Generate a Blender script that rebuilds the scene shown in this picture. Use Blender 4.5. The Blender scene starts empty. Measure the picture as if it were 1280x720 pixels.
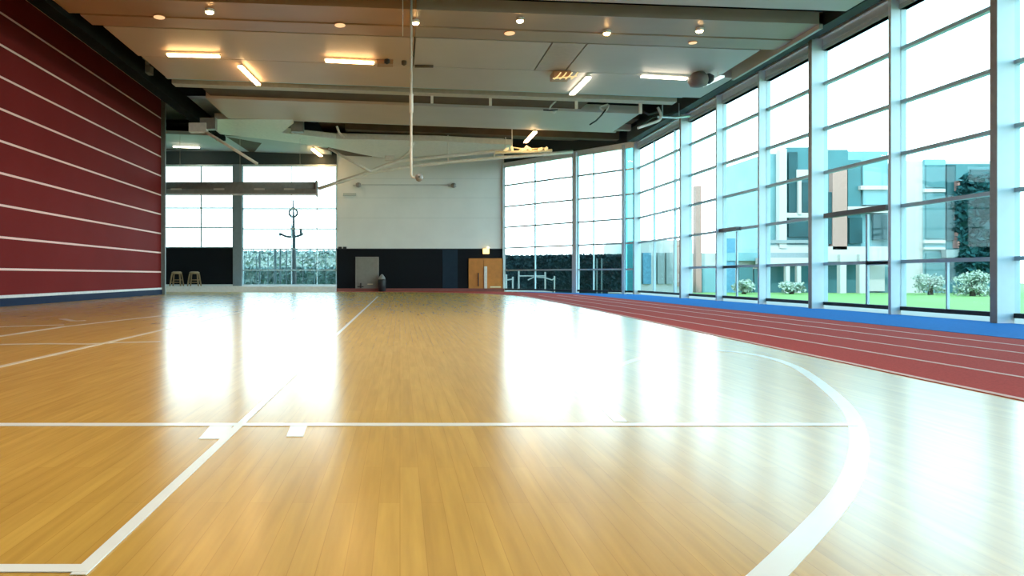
import bpy, bmesh, math, random
from mathutils import Vector, Matrix
random.seed(7)
C = bpy.context.scene.collection
F, VX, VY, EYE = 850.0, 500.0, 345.0, 1.0     # measured from the photo: focal, vanishing point, eye height

def at(px, py, d):            # point seen at a pixel, at depth d
    return Vector(((px-VX)/F*d, d, EYE+(VY-py)/F*d))
def gp(px, py):               # floor point
    d = F*EYE/(py-VY)
    return ((px-VX)/F*d, d)
CS, CX0, CH = 0.0365, -1.0, 7.6
def ceilz(x): return EYE+CH-CS*(x-CX0)
def cp(px, py, dz=0.0):       # point on the (sloping) plane of the ceiling panels, dz below it
    d = (CH+CS*CX0-dz)/((VY-py)/F+CS*(px-VX)/F)
    return at(px, py, d)

# ------------------------------------------------------------------ materials
def pm(name, col, rough=0.6, metal=0.0, emit=None, es=0.0, noise=0.06, scale=6.0, ior=1.45, spec=0.5):
    m = bpy.data.materials.new(name); m.use_nodes = True
    nt = m.node_tree; b = nt.nodes['Principled BSDF']
    b.inputs['Roughness'].default_value = rough; b.inputs['Metallic'].default_value = metal
    b.inputs['IOR'].default_value = ior; b.inputs['Specular IOR Level'].default_value = spec
    tc = nt.nodes.new('ShaderNodeTexCoord'); n = nt.nodes.new('ShaderNodeTexNoise')
    n.inputs['Scale'].default_value = scale; n.inputs['Detail'].default_value = 3
    nt.links.new(tc.outputs['Object'], n.inputs['Vector'])
    r = nt.nodes.new('ShaderNodeValToRGB')
    r.color_ramp.elements[0].position = .3; r.color_ramp.elements[1].position = .7
    r.color_ramp.elements[0].color = (*[c*(1-noise) for c in col], 1)
    r.color_ramp.elements[1].color = (*[min(1, c*(1+noise)) for c in col], 1)
    nt.links.new(n.outputs['Fac'], r.inputs['Fac']); nt.links.new(r.outputs['Color'], b.inputs['Base Color'])
    if emit:
        b.inputs['Emission Color'].default_value = (*emit, 1); b.inputs['Emission Strength'].default_value = es
    return m

def glass_mat(name, tint, gloss=0.06):
    m = bpy.data.materials.new(name); m.use_nodes = True; nt = m.node_tree
    for n in list(nt.nodes): nt.nodes.remove(n)
    o = nt.nodes.new('ShaderNodeOutputMaterial'); mx = nt.nodes.new('ShaderNodeMixShader')
    t = nt.nodes.new('ShaderNodeBsdfTransparent'); g = nt.nodes.new('ShaderNodeBsdfGlossy')
    t.inputs['Color'].default_value = (*tint, 1); g.inputs['Roughness'].default_value = 0.02
    mx.inputs[0].default_value = gloss
    nt.links.new(t.outputs[0], mx.inputs[1]); nt.links.new(g.outputs[0], mx.inputs[2]); nt.links.new(mx.outputs[0], o.inputs[0])
    return m

def floor_mat():
    m = bpy.data.materials.new('sprung_maple_floor'); m.use_nodes = True; nt = m.node_tree; L = nt.links.new
    b = nt.nodes['Principled BSDF']
    tc = nt.nodes.new('ShaderNodeTexCoord')
    mp = nt.nodes.new('ShaderNodeMapping'); mp.inputs['Rotation'].default_value = (0, 0, math.pi/2)
    L(tc.outputs['Object'], mp.inputs['Vector'])
    br = nt.nodes.new('ShaderNodeTexBrick')
    br.inputs['Scale'].default_value = 1.0; br.inputs['Brick Width'].default_value = 1.5; br.inputs['Row Height'].default_value = 0.095
    br.inputs['Mortar Size'].default_value = 0.0016; br.inputs['Mortar Smooth'].default_value = 0.3; br.offset = 0.37
    br.inputs['Color1'].default_value = (0.72, 0.43, 0.088, 1); br.inputs['Color2'].default_value = (0.65, 0.375, 0.072, 1)
    br.inputs['Mortar'].default_value = (0.56, 0.30, 0.055, 1)
    L(mp.outputs[0], br.inputs['Vector'])
    ms = nt.nodes.new('ShaderNodeMapping'); ms.inputs['Scale'].default_value = (14.0, 0.8, 1)
    L(tc.outputs['Object'], ms.inputs['Vector'])
    n1 = nt.nodes.new('ShaderNodeTexNoise'); n1.inputs['Scale'].default_value = 1.6; n1.inputs['Detail'].default_value = 5
    L(ms.outputs[0], n1.inputs['Vector'])
    r1 = nt.nodes.new('ShaderNodeValToRGB'); r1.color_ramp.elements[0].position = .28; r1.color_ramp.elements[1].position = .7
    r1.color_ramp.elements[0].color = (.84, .81, .76, 1); r1.color_ramp.elements[1].color = (1.06, 1.05, 1.03, 1)
    L(n1.outputs['Fac'], r1.inputs['Fac'])
    mk = nt.nodes.new('ShaderNodeMapping'); mk.inputs['Scale'].default_value = (9.0, 2.2, 1)
    L(tc.outputs['Object'], mk.inputs['Vector'])
    n2 = nt.nodes.new('ShaderNodeTexNoise'); n2.inputs['Scale'].default_value = .9; n2.inputs['Detail'].default_value = 2
    L(mk.outputs[0], n2.inputs['Vector'])
    r2 = nt.nodes.new('ShaderNodeValToRGB'); r2.color_ramp.elements[0].position = .20; r2.color_ramp.elements[1].position = .30
    r2.color_ramp.elements[0].color = (.86, .82, .76, 1); r2.color_ramp.elements[1].color = (1, 1, 1, 1)
    L(n2.outputs['Fac'], r2.inputs['Fac'])
    def mul(a, c):
        x = nt.nodes.new('ShaderNodeMix'); x.data_type = 'RGBA'; x.blend_type = 'MULTIPLY'; x.inputs[0].default_value = 1
        L(a, x.inputs[6]); L(c, x.inputs[7]); return x.outputs[2]
    L(mul(mul(br.outputs['Color'], r1.outputs['Color']), r2.outputs['Color']), b.inputs['Base Color'])
    b.inputs['Roughness'].default_value = 0.17; b.inputs['IOR'].default_value = 2.1
    nb = nt.nodes.new('ShaderNodeTexNoise'); nb.inputs['Scale'].default_value = 2.5
    L(tc.outputs['Object'], nb.inputs['Vector'])
    rr = nt.nodes.new('ShaderNodeMapRange'); rr.inputs['To Min'].default_value = .21; rr.inputs['To Max'].default_value = .25
    L(nb.outputs['Fac'], rr.inputs['Value']); L(rr.outputs[0], b.inputs['Roughness'])
    return m

def striped_wall_mat():
    m = bpy.data.materials.new('red_wall_white_lines'); m.use_nodes = True; nt = m.node_tree; L = nt.links.new
    b = nt.nodes['Principled BSDF']; b.inputs['Roughness'].default_value = .7; b.inputs['Specular IOR Level'].default_value = .05
    tc = nt.nodes.new('ShaderNodeTexCoord'); s = nt.nodes.new('ShaderNodeSeparateXYZ'); L(tc.outputs['Object'], s.inputs[0])
    def mth(op, a, v):
        x = nt.nodes.new('ShaderNodeMath'); x.operation = op; L(a, x.inputs[0]); x.inputs[1].default_value = v; return x.outputs[0]
    a = mth('SUBTRACT', s.outputs['Z'], 1.22); a = mth('DIVIDE', a, 1.044); a = mth('ADD', a, 0.5)
    a = mth('FRACT', a, 0); a = mth('SUBTRACT', a, .5); a = mth('ABSOLUTE', a, 0); a = mth('LESS_THAN', a, 0.036)
    n = nt.nodes.new('ShaderNodeTexNoise'); n.inputs['Scale'].default_value = .5; n.inputs['Detail'].default_value = 6
    L(tc.outputs['Object'], n.inputs['Vector'])
    r = nt.nodes.new('ShaderNodeValToRGB'); r.color_ramp.elements[0].color = (.175, .017, .016, 1); r.color_ramp.elements[1].color = (.225, .024, .023, 1)
    L(n.outputs['Fac'], r.inputs['Fac'])
    mx = nt.nodes.new('ShaderNodeMix'); mx.data_type = 'RGBA'; L(a, mx.inputs[0]); L(r.outputs[0], mx.inputs[6])
    mx.inputs[7].default_value = (.98, .68, .62, 1); L(mx.outputs[2], b.inputs['Base Color'])
    return m

M = {}
M['floor'] = floor_mat()
M['line'] = pm('white_court_paint', (.93, .95, .95), .22, ior=1.7, noise=.02)
M['line_tan'] = pm('pale_tan_court_paint', (.88, .72, .50), .22, ior=1.7, noise=.04)
M['track'] = pm('red_running_track', (.48, .075, .066), .95, noise=.14, scale=45, spec=.06)
M['lane'] = pm('lane_line_paint', (.74, .50, .46), .8, noise=.05)
M['blue'] = pm('blue_rubber_floor', (.02, .18, .52), .9, noise=.08, scale=20, spec=.08)
M['redwall'] = striped_wall_mat()
M['navy'] = pm('navy_plinth_paint', (.010, .022, .060), .6, spec=.15)
M['whitetrim'] = pm('white_trim_paint', (.8, .78, .76), .5)
M['greypost'] = pm('grey_green_steel', (.22, .25, .25), .5)
M['white_wall'] = pm('white_painted_wall', (.84, .84, .79), .8, noise=.03, scale=.8)
M['dark_wall'] = pm('near_black_wall_pads', (.006, .008, .011), .7, spec=.2)
M['dark_blue'] = pm('dark_blue_wall_pad', (.012, .028, .045), .6, spec=.2)
M['beige'] = pm('beige_plaster', (.55, .48, .38), .85)
M['panel'] = pm('ceiling_panel_paint', (.53, .505, .48), .45, noise=.03, scale=.6)
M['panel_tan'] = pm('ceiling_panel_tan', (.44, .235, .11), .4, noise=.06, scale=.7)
M['panel_warm'] = pm('ceiling_panel_warm', (.60, .435, .295), .45, noise=.03, scale=.6)  # panel colour with the warm lamp light put into it
M['panel_tan_right'] = pm('ceiling_panel_taupe', (.37, .30, .235), .4, noise=.06, scale=.7)  # tan strip colour with cool daylight put into it
M['panel_joint'] = pm('ceiling_panel_mid', (.48, .435, .39), .45)
M['panel_grey'] = pm('ceiling_panel_grey', (.50, .53, .50), .6, noise=.04, scale=.6)
M['deck'] = pm('dark_roof_deck', (.010, .010, .009), .95, spec=.05, noise=.2, scale=1.5)
M['gap'] = pm('brown_roof_beam', (.115, .075, .043), .7, noise=.15, scale=1.5)
M['edge'] = pm('dark_teal_edge_beam', (.035, .05, .052), .6)
M['lip'] = pm('pale_beam_flange', (.56, .50, .42), .5)
M['frame'] = pm('pale_aluminium', (.84, .92, .94), .38, metal=.65, noise=.03)
M['frame_dark'] = pm('teal_grey_aluminium', (.46, .62, .66), .45, noise=.03)  # lightened, with window glare put into the frame colour
M['fin'] = pm('white_aluminium_fin', (.62, .74, .78), .4, noise=.02)
M['sill'] = pm('dark_sill', (.015, .018, .022), .6)
M['glass'] = glass_mat('clear_glass', (.925, .988, 1.0), .012)
M['glass_cyan'] = glass_mat('cyan_tinted_glass', (.30, .64, .70), .02)
M['lamp'] = pm('lamp_diffuser', (.9, .85, .75), .5, emit=(1, .62, .28), es=30)
M['lamp_cool'] = pm('lamp_diffuser_cool', (.9, .9, .85), .5, emit=(1, .88, .68), es=12)
M['spot'] = pm('downlight_lens', (.9, .8, .6), .5, emit=(1, .58, .22), es=60)
M['white_metal'] = pm('white_metal', (.75, .74, .70), .4)
M['steel'] = pm('white_painted_steel', (.82, .77, .68), .4)
M['grey_metal'] = pm('grey_metal', (.30, .29, .27), .45, metal=.3)
M['dark_metal'] = pm('dark_metal', (.03, .03, .032), .5)
M['taupe'] = pm('taupe_fabric_roll', (.24, .225, .20), .85, noise=.1)
M['orange'] = pm('orange_timber_veneer', (.62, .225, .035), .45, noise=.1, scale=3)
M['greydoor'] = pm('grey_door_paint', (.26, .245, .215), .6)
M['chrome'] = pm('brushed_steel', (.72, .72, .72), .3, metal=.8)
M['exit'] = pm('lit_sign', (.9, .6, .3), .5, emit=(1, .62, .22), es=2.2)
M['wood_stool'] = pm('stool_beech', (.34, .24, .13), .5, noise=.15)
M['pale_yellow'] = pm('pale_yellow_enamel', (.85, .72, .45), .45)
# outdoors
M['grass'] = pm('lawn', (.14, .27, .075), .95, noise=.12, scale=2)
M['paving'] = pm('pale_paving', (.30, .31, .30), .9, noise=.06)
M['b_white'] = pm('white_render_facade', (.42, .42, .41), .8, noise=.03)
M['b_pink'] = pm('pink_cladding', (.33, .20, .17), .8, noise=.08)
M['b_brick'] = pm('red_brown_brick', (.20, .105, .095), .9, noise=.15)
M['b_teal'] = pm('teal_glazing', (.055, .155, .175), .25, spec=.12, noise=.10, scale=.6)
M['b_teal_light'] = pm('light_teal_glazing', (.15, .30, .33), .25, spec=.12, noise=.12, scale=.6)
M['b_dark'] = pm('dark_teal_glazing', (.02, .065, .075), .3, spec=.12, noise=.2, scale=.8)
M['b_blue'] = pm('blue_glazing', (.08, .22, .32), .25, spec=.12, noise=.15)
M['b_grey'] = pm('grey_cladding', (.20, .24, .25), .7)
M['leaf'] = pm('tree_leaves', (.013, .062, .068), .9, spec=.1, noise=.4, scale=1.5)
M['leaf_pale'] = pm('pale_shrub_leaves', (.32, .40, .34), .9, spec=.1, noise=.3, scale=2)
M['leaf_mist'] = pm('misty_hedge_leaves', (.13, .21, .21), .9, spec=.1, noise=.4, scale=2)  # outdoor haze put into the pale leaf colour
M['hedge'] = pm('dark_hedge_leaves', (.007, .030, .038), .85, noise=.3, scale=2)
M['bark'] = pm('bark', (.05, .04, .03), .9)
M['pole_dark'] = pm('dark_grey_pole', (.05, .06, .065), .6)
M['pole_teal'] = pm('grey_teal_pole', (.09, .14, .15), .6)
M['rail'] = pm('white_rail', (.36, .37, .36), .5)
M['carpaint'] = pm('silver_car_paint', (.30, .33, .33), .3)

# ------------------------------------------------------------------ mesh helpers
class MB:
    def __init__(s): s.v = []; s.f = []
    def prism(s, bot, top):
        n = len(bot); o = len(s.v); s.v += [tuple(p) for p in bot]+[tuple(p) for p in top]
        s.f.append(tuple(o+i for i in reversed(range(n)))); s.f.append(tuple(o+n+i for i in range(n)))
        for i in range(n):
            j = (i+1) % n; s.f.append((o+i, o+j, o+n+j, o+n+i))
        return s
    def box(s, x0, x1, y0, y1, z0, z1):
        x0, x1 = min(x0, x1), max(x0, x1); y0, y1 = min(y0, y1), max(y0, y1)
        q = [(x0, y0), (x1, y0), (x1, y1), (x0, y1)]
        return s.prism([(x, y, z0) for x, y in q], [(x, y, z1) for x, y in q])
    def seg(s, p0, p1, d0, d1, z0, z1):       # upright box along a plan segment; d = offset to its right
        p0, p1 = Vector(p0[:2]), Vector(p1[:2]); t = (p1-p0).normalized(); n = Vector((t.y, -t.x))
        q = [p0+n*d0, p1+n*d0, p1+n*d1, p0+n*d1]
        if (q[1]-q[0]).cross(q[2]-q[1]) < 0: q.reverse()
        return s.prism([(a.x, a.y, z0) for a in q], [(a.x, a.y, z1) for a in q])
    def beam(s, a, b, w, h, up=Vector((0, 0, 1))):   # box from a to b
        a, b = Vector(a), Vector(b); t = (b-a).normalized()
        if abs(t.dot(up)) > .98: up = Vector((0, 1, 0))
        u = t.cross(up).normalized(); v = u.cross(t)
        q = [(-w/2, -h/2), (w/2, -h/2), (w/2, h/2), (-w/2, h/2)]
        return s.prism([a+u*i+v*j for i, j in q], [b+u*i+v*j for i, j in q])
    def tube(s, pts, r, n=10):
        pts = [Vector(p) for p in pts]; k = len(pts); rs = r if isinstance(r, (list, tuple)) else [r]*k
        o = len(s.v); u = None
        for i, p in enumerate(pts):
            t = (pts[min(i+1, k-1)]-pts[max(i-1, 0)]).normalized()
            if u is None:
                u = t.cross(Vector((0, 0, 1)) if abs(t.z) < .9 else Vector((1, 0, 0))).normalized()
            else:
                u = (u-t*u.dot(t)).normalized()
            w = t.cross(u)
            for j in range(n):
                a = 2*math.pi*j/n; s.v.append(tuple(p+u*math.cos(a)*rs[i]+w*math.sin(a)*rs[i]))
        for i in range(k-1):
            for j in range(n):
                q = (j+1) % n; s.f.append((o+i*n+j, o+i*n+q, o+(i+1)*n+q, o+(i+1)*n+j))
        s.f.append(tuple(o+j for j in reversed(range(n)))); s.f.append(tuple(o+(k-1)*n+j for j in range(n)))
        return s
    def lathe(s, c, prof, n=20):
        o = len(s.v); c = Vector(c)
        for r, z in prof:
            for j in range(n):
                a = 2*math.pi*j/n; s.v.append((c.x+r*math.cos(a), c.y+r*math.sin(a), c.z+z))
        for i in range(len(prof)-1):
            for j in range(n):
                q = (j+1) % n; s.f.append((o+i*n+j, o+i*n+q, o+(i+1)*n+q, o+(i+1)*n+j))
        s.f.append(tuple(o+j for j in reversed(range(n)))); k = len(prof)-1; s.f.append(tuple(o+k*n+j for j in range(n)))
        return s
    def slab(s, poly, dz, t):                  # slab under the ceiling slope
        return s.prism([(x, y, ceilz(x)+dz) for x, y in poly], [(x, y, ceilz(x)+dz+t) for x, y in poly])
    def ribbon(s, pts, w, z, t=.003):          # painted line on the floor
        pts = [Vector((p[0], p[1])) for p in pts]; k = len(pts); l, r = [], []
        ws = w if isinstance(w, (list, tuple)) else [w]*k
        for i, p in enumerate(pts):
            d = (pts[min(i+1, k-1)]-pts[max(i-1, 0)]).normalized(); n = Vector((-d.y, d.x))
            l.append(p+n*ws[i]/2); r.append(p-n*ws[i]/2)
        o = len(s.v)
        for i in range(k): s.v += [(l[i].x, l[i].y, z), (r[i].x, r[i].y, z), (l[i].x, l[i].y, z-t), (r[i].x, r[i].y, z-t)]
        for i in range(k-1):
            a, b = o+4*i, o+4*i+4
            s.f += [(a, a+1, b+1, b), (a+2, b+2, b+3, a+3), (a, b, b+2, a+2), (a+1, a+3, b+3, b+1)]
        a = o; s.f.append((a, a+2, a+3, a+1)); a = o+4*(k-1); s.f.append((a, a+1, a+3, a+2))
        return s
    def leaves(s, n, fn, size):
        for _ in range(n):
            p = Vector(fn()); a = Vector((random.gauss(0, 1), random.gauss(0, 1), random.gauss(0, 1))).normalized()
            b = a.cross(Vector((random.gauss(0, 1), random.gauss(0, 1), random.gauss(0, 1)))).normalized(); k = size*random.uniform(.6, 1.3)
            o = len(s.v); s.v += [tuple(p-a*k), tuple(p+b*k*.5), tuple(p+a*k), tuple(p-b*k*.5)]; s.f.append((o, o+1, o+2, o+3))
        return s
    def build(s, name, mat, parent=None, origin=None, smooth=False, bevel=0):
        me = bpy.data.meshes.new(name); v = s.v
        if origin is not None: v = [tuple(Vector(p)-Vector(origin)) for p in v]
        me.from_pydata(v, [], s.f); me.update()
        bm = bmesh.new(); bm.from_mesh(me); bmesh.ops.recalc_face_normals(bm, faces=bm.faces); bm.to_mesh(me); bm.free()
        if smooth:
            for p in me.polygons: p.use_smooth = True
        me.materials.append(M[mat] if isinstance(mat, str) else mat)
        o = bpy.data.objects.new(name, me); C.objects.link(o)
        if origin is not None: o.location = origin
        if bevel:
            b = o.modifiers.new('bevel', 'BEVEL'); b.width = bevel; b.segments = 2; b.limit_method = 'ANGLE'
        if parent is not None:
            o.parent = parent
            if origin is None: o.matrix_parent_inverse = Matrix.Translation(-Vector(parent.location))
        return o

def struct(o): o['kind'] = 'structure'; return o
def thing(name, label, cat, loc=(0, 0, 0), group=None):
    o = bpy.data.objects.new(name, None); C.objects.link(o); o.location = loc; o.empty_display_size = .1
    return tag(o, label, cat, group)
def tag(o, label, cat, group=None):
    o['label'] = label; o['category'] = cat
    if group: o['group'] = group
    return o

# ------------------------------------------------------------------ floor, lines, track
XW = 12.85; YF = 44.0; YB = -8.0; HT = 8.2
floor = struct(MB().prism([(x, y, -.2) for x, y in [(-16.2, YB), (XW, YB), (XW, 36.8), (6.73, YF), (-16.2, YF)]],
                          [(x, y, 0) for x, y in [(-16.2, YB), (XW, YB), (XW, 36.8), (6.73, YF), (-16.2, YF)]]).build('floor', 'floor'))
LZ = .003
lk = [0]
def line(pts, w, mat='line', px=True):
    q = [gp(*p) for p in pts] if px else pts; lk[0] += 1
    return MB().ribbon(q, w, LZ+.0007*lk[0]).build('court_line', mat, floor)
yA = gp(0, 531)[1]
line([(-6.0, yA), (3.05, yA)], .085, px=False)
xL = -1.075
line([(xL, 2.27), (xL, 33)], .055, px=False)
yB_ = gp(90, 711.5)[1]
line([(-6.0, yB_), (xL+.027, yB_)], .06, px=False)
MB().prism([(x, y, 0) for x, y in [gp(248, 549), gp(283, 549), gp(291, 532), gp(263, 532)]], [(x, y, .0025) for x, y in [gp(248, 549), gp(283, 549), gp(291, 532), gp(263, 532)]]).build('court_mark', 'line', floor)
MB().prism([(x, y, 0) for x, y in [gp(358, 546), gp(379, 546), gp(384, 532), gp(363, 532)]], [(x, y, .0025) for x, y in [gp(358, 546), gp(379, 546), gp(384, 532), gp(363, 532)]]).build('court_mark', 'line', floor)
def smooth_pts(pts, n=6):
    out = []
    for i in range(len(pts)-1):
        p = [Vector(pts[max(0, min(len(pts)-1, i+k))]) for k in (-1, 0, 1, 2)]
        for j in range(n):
            t = j/n
            out.append(.5*((2*p[1])+(p[2]-p[0])*t+(2*p[0]-5*p[1]+4*p[2]-p[3])*t*t+(3*p[1]-p[0]-3*p[2]+p[3])*t**3))
    out.append(Vector(pts[-1])); return out
arc = [gp(*p) for p in [(880, 437), (928, 441), (964, 448), (995, 459), (1020, 475), (1046, 496.5), (1062, 514.5), (1071, 532.5), (1074, 555), (1070, 582), (1058, 610), (1040, 635), (1015, 663), (989, 690), (964, 715), (940, 738)]]
MB().ribbon(smooth_pts(arc), .10, LZ-.001).build('court_arc', 'line', floor)
arc2 = [gp(*p) for p in [(820, 443), (794, 450), (768, 459), (753, 471), (749, 483), (751, 496), (760, 512), (776, 527)]]
MB().ribbon(smooth_pts(arc2), .09, LZ-.001).build('court_arc', 'line', floor)
line([(-4.40, 5.5), (-4.40, 26)], .09, 'line_tan', px=False)
line([(0, 431), (60, 430), (110, 430.4), (145, 428.5), (200, 427.5)], .14, 'line_tan')
line([(-30, 424.5), (0, 420.5), (80, 408.5), (200, 395)], .11, 'line_tan')
line([(-10, 409.3), (40, 407.5), (80, 406.3)], .11, 'line_tan')
line([(78, 399), (92, 401.5), (107, 401)], .16, 'line_tan')
# track along the right window wall, turning in front of the far wall
inner = [(4.85, YB), (4.9, 2), (5.0, 6), (5.1, 8), (5.35, 13), (5.7, 20), (5.95, 28), (5.9, 33), (5.2, 37), (3.4, 40), (.5, 42), (-4.1, 42.8)]
def offs(pts, d):
    out = []
    for i, p in enumerate(pts):
        a, b = Vector(pts[max(0, i-1)]), Vector(pts[min(len(pts)-1, i+1)]); t = (b-a).normalized(); out.append(Vector(p)+Vector((t.y, -t.x))*d)
    return out
inner = [tuple(p) for p in smooth_pts(inner, 4)]
def clampf(p):
    x, y = p; y = min(y, YF-.02)
    lim = XW-.06 if y < 36.8 else XW-(y-36.8)*(6.12/7.2)-.08
    return (min(x, lim), y)
def strip(name, l, r, z, mat, parent):
    m = MB(); o = 0
    for a, b in zip(l, r): m.v += [(a[0], a[1], z), (b[0], b[1], z), (a[0], a[1], 0), (b[0], b[1], 0)]
    for i in range(len(l)-1):
        a, b = 4*i, 4*i+4; m.f += [(a, a+1, b+1, b), (a, b, b+2, a+2), (a+1, a+3, b+3, b+1), (a+2, b+2, b+3, a+3)]
    m.f += [(0, 2, 3, 1), (4*len(l)-4, 4*len(l)-3, 4*len(l)-1, 4*len(l)-2)]
    return m.build(name, mat, parent)
outer = [clampf((9.75 if p[1] < 33 else 9.75, p[1])) if p[1] < 33 else clampf(tuple(q)) for p, q in zip(inner, offs(inner, 4.2))]
track = strip('running_track', inner, outer, .006, 'track', floor)
MB().ribbon([tuple(p) for p in offs(inner, .04)], .075, .009).build('lane_line', 'lane', floor)
for d, w in ((1.02, .065), (1.95, .065), (2.9, .065), (3.75, .065)):
    # straight part only: the lanes run on towards the far corner
    MB().ribbon([(5.0+d+.18*(y/13 if y < 13 else 1+.0*(y-13)), y) for y in (YB, 2, 6, 9, 13, 20, 28, 35)], w, .009).build('lane_line', 'lane', floor)
bl = [(9.75, y) for y in (YB, 0, 10, 20, 30, 34)]+[(9.6, 37), (9.0, 39), (8.0, 41.0), (7.2, 42.2)]
brr = [clampf((XW, y)) for y in (YB, 0, 10, 20, 30, 36.0)]+[clampf((20, y)) for y in (38, 39.6, 41.2, 42.4)]
strip('blue_floor_strip', bl, brr, .012, 'blue', floor)

# ------------------------------------------------------------------ walls
XR = -13.0
wl = struct(MB().box(XR-.35, XR, YB, 37, 0, 10.66).build('wall_left', 'redwall'))
MB().box(XR, XR+.05, YB, 37, 0, .27).build('plinth', 'navy', wl)
MB().box(XR, XR+.055, YB, 37, .27, .37).build('plinth_rail', 'whitetrim', wl)
struct(MB().box(XR-.35, XR+.22, 37.0, 37.14, 0, 10.66).build('trim_1', 'greypost'))
MB().box(XR, XR+.04, YB, 37, 10.62, 10.68).build('top_edge_strip', 'whitetrim', wl)
struct(MB().box(-16.3, XR-.35, 37.0, 37.14, 0, 10.9).build('wall_recess', 'greypost'))
struct(MB().box(-16.3, -16.15, 37.14, YF+.2, 0, 10.9).build('wall_far_left', 'greypost'))
struct(MB().box(XR-.35, XW+.2, YB-.2, YB, 0, 10.9).build('wall_back', 'beige'))
xa, xb = -4.09, 6.73
wf = struct(MB().box(xa, xb, YF, YF+.3, 0, 10.9).build('wall_far', 'white_wall'))
zt = 2.72
MB().box(xa, xb, YF-.06, YF, .2, zt).build('wall_pad', 'dark_wall', wf)
MB().box(xa, xb, YF-.07, YF, zt, zt+.05).build('pad_rail', 'sill', wf)
MB().box(at(553, 0, YF).x, at(572, 0, YF).x, YF-.09, YF-.06, .2, zt).build('blue_pad', 'dark_blue', wf)
struct(MB().box(xa, xb, YF-.16, YF, 0, .2).build('baseboard_far', pm('red_kerb', (.28, .09, .075), .8)))
struct(MB().box(-16.15, xa, YF-1.3, YF-.02, 0, .36).build('baseboard_far_left', pm('white_kerb', (.93, .95, .95), .3)))
struct(MB().box(-16.15, xa, YF-.1, YF+.3, HT, 9.05).build('trim_2', 'edge'))
struct(MB().box(-16.15, xa, YF, YF+.3, 9.05, 10.9).build('wall_far_upper', 'greypost'))
# seams on the white wall
for z in (7.3, 6.05, 4.75): MB().box(xa, xb, YF-.004, YF, z, z+.012).build('panel_joint', 'panel_grey', wf)

# doors
dx0, dx1 = at(445, 0, YF).x, at(473, 0, YF).x
d1 = struct(MB().box(dx0+.04, dx1-.04, YF-.13, YF-.06, .02, 2.17).build('door_1', 'greydoor', bevel=.01))
MB().box(dx0-.03, dx0+.04, YF-.15, YF-.06, 0, 2.24).box(dx1-.04, dx1+.03, YF-.15, YF-.06, 0, 2.24).box(dx0-.03, dx1+.03, YF-.15, YF-.06, 2.17, 2.24).build('door_frame', 'grey_metal', d1)
MB().box(dx0+.1, dx0+.5, YF-.19, YF-.13, .28, .34).box(dx0+.28, dx0+.36, YF-.22, YF-.13, .22, .55).build('door_handle', 'dark_metal', d1)
MB().box(dx0+.75, dx0+1.1, YF-.16, YF-.13, .45, .50).build('push_bar', 'pale_yellow', d1)
ox0, ox1 = at(585.5, 0, YF).x, at(628.5, 0, YF).x; oxm = at(604, 0, YF).x
d2 = struct(MB().box(ox0, ox0+.07, YF-.15, YF-.06, .0, 2.12).box(ox1-.07, ox1, YF-.15, YF-.06, .0, 2.12).box(ox0, ox1, YF-.15, YF-.06, 2.05, 2.14).build('door_2', 'orange'))
MB().box(ox0+.07, oxm-.006, YF-.13, YF-.07, .03, 2.05).build('door_leaf', 'orange', d2, bevel=.01)
MB().box(oxm+.006, ox1-.07, YF-.13, YF-.07, .03, 2.05).build('door_leaf', 'orange', d2, bevel=.01)
hx = at(606.5, 0, YF).x
MB().box(hx-.1, hx+.1, YF-.18, YF-.13, .2, 1.62).build('vision_panel', pm('frosted_vision_panel', (.82, .77, .68), .3), d2, bevel=.015)
hx2 = at(597.5, 0, YF).x
MB().tube([(hx2, YF-.2, .35), (hx2, YF-.2, 1.2)], .035).box(hx2-.02, hx2+.02, YF-.2, YF-.13, .5, .54).box(hx2-.02, hx2+.02, YF-.2, YF-.13, 1.04, 1.08).build('door_pull', 'dark_metal', d2)
MB().box(hx+.3, hx+1.0, YF-.15, YF-.13, .25, .33).build('kick_plate', 'pale_yellow', d2)

# ------------------------------------------------------------------ windows
wn = [0]
TR = (1.37, 2.8, 4.14, 5.47, 6.84)
def window(p0, p1, z0, trans, mull=(), glass='glass', fr='frame_dark', head=.33, headmat='frame', sillmat='sill', jamb=.06):
    wn[0] += 1; p0, p1 = Vector(p0), Vector(p1); L_ = (p1-p0).length; t = (p1-p0)/L_
    f = MB()
    for z in trans: f.seg(p0, p1, -.07, .07, z-.045, z+.045)
    for u, w in mull: f.seg(p0+t*(u*L_-w/2), p0+t*(u*L_+w/2), -.06, .06, z0+.1, HT-head)
    f.seg(p0, p0+t*jamb, -.07, .07, z0, HT-head); f.seg(p1-t*jamb, p1, -.07, .07, z0, HT-head)
    w_ = struct(f.build('window_%d' % wn[0], fr))
    MB().seg(p0, p1, -.1, .1, HT-head, HT).build('head_rail', headmat, w_)
    if head > .3: MB().seg(p0, p1, -.11, .11, HT-head, HT-head+.13).build('blind_box', 'frame_dark', w_)
    MB().seg(p0, p1, -.1, .09, z0, z0+.1).build('sill', sillmat, w_)
    MB().seg(p0+t*.01, p1-t*.01, -.012, .012, z0+.05, HT-head+.03).build('glass', glass, w_)
    return w_
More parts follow.
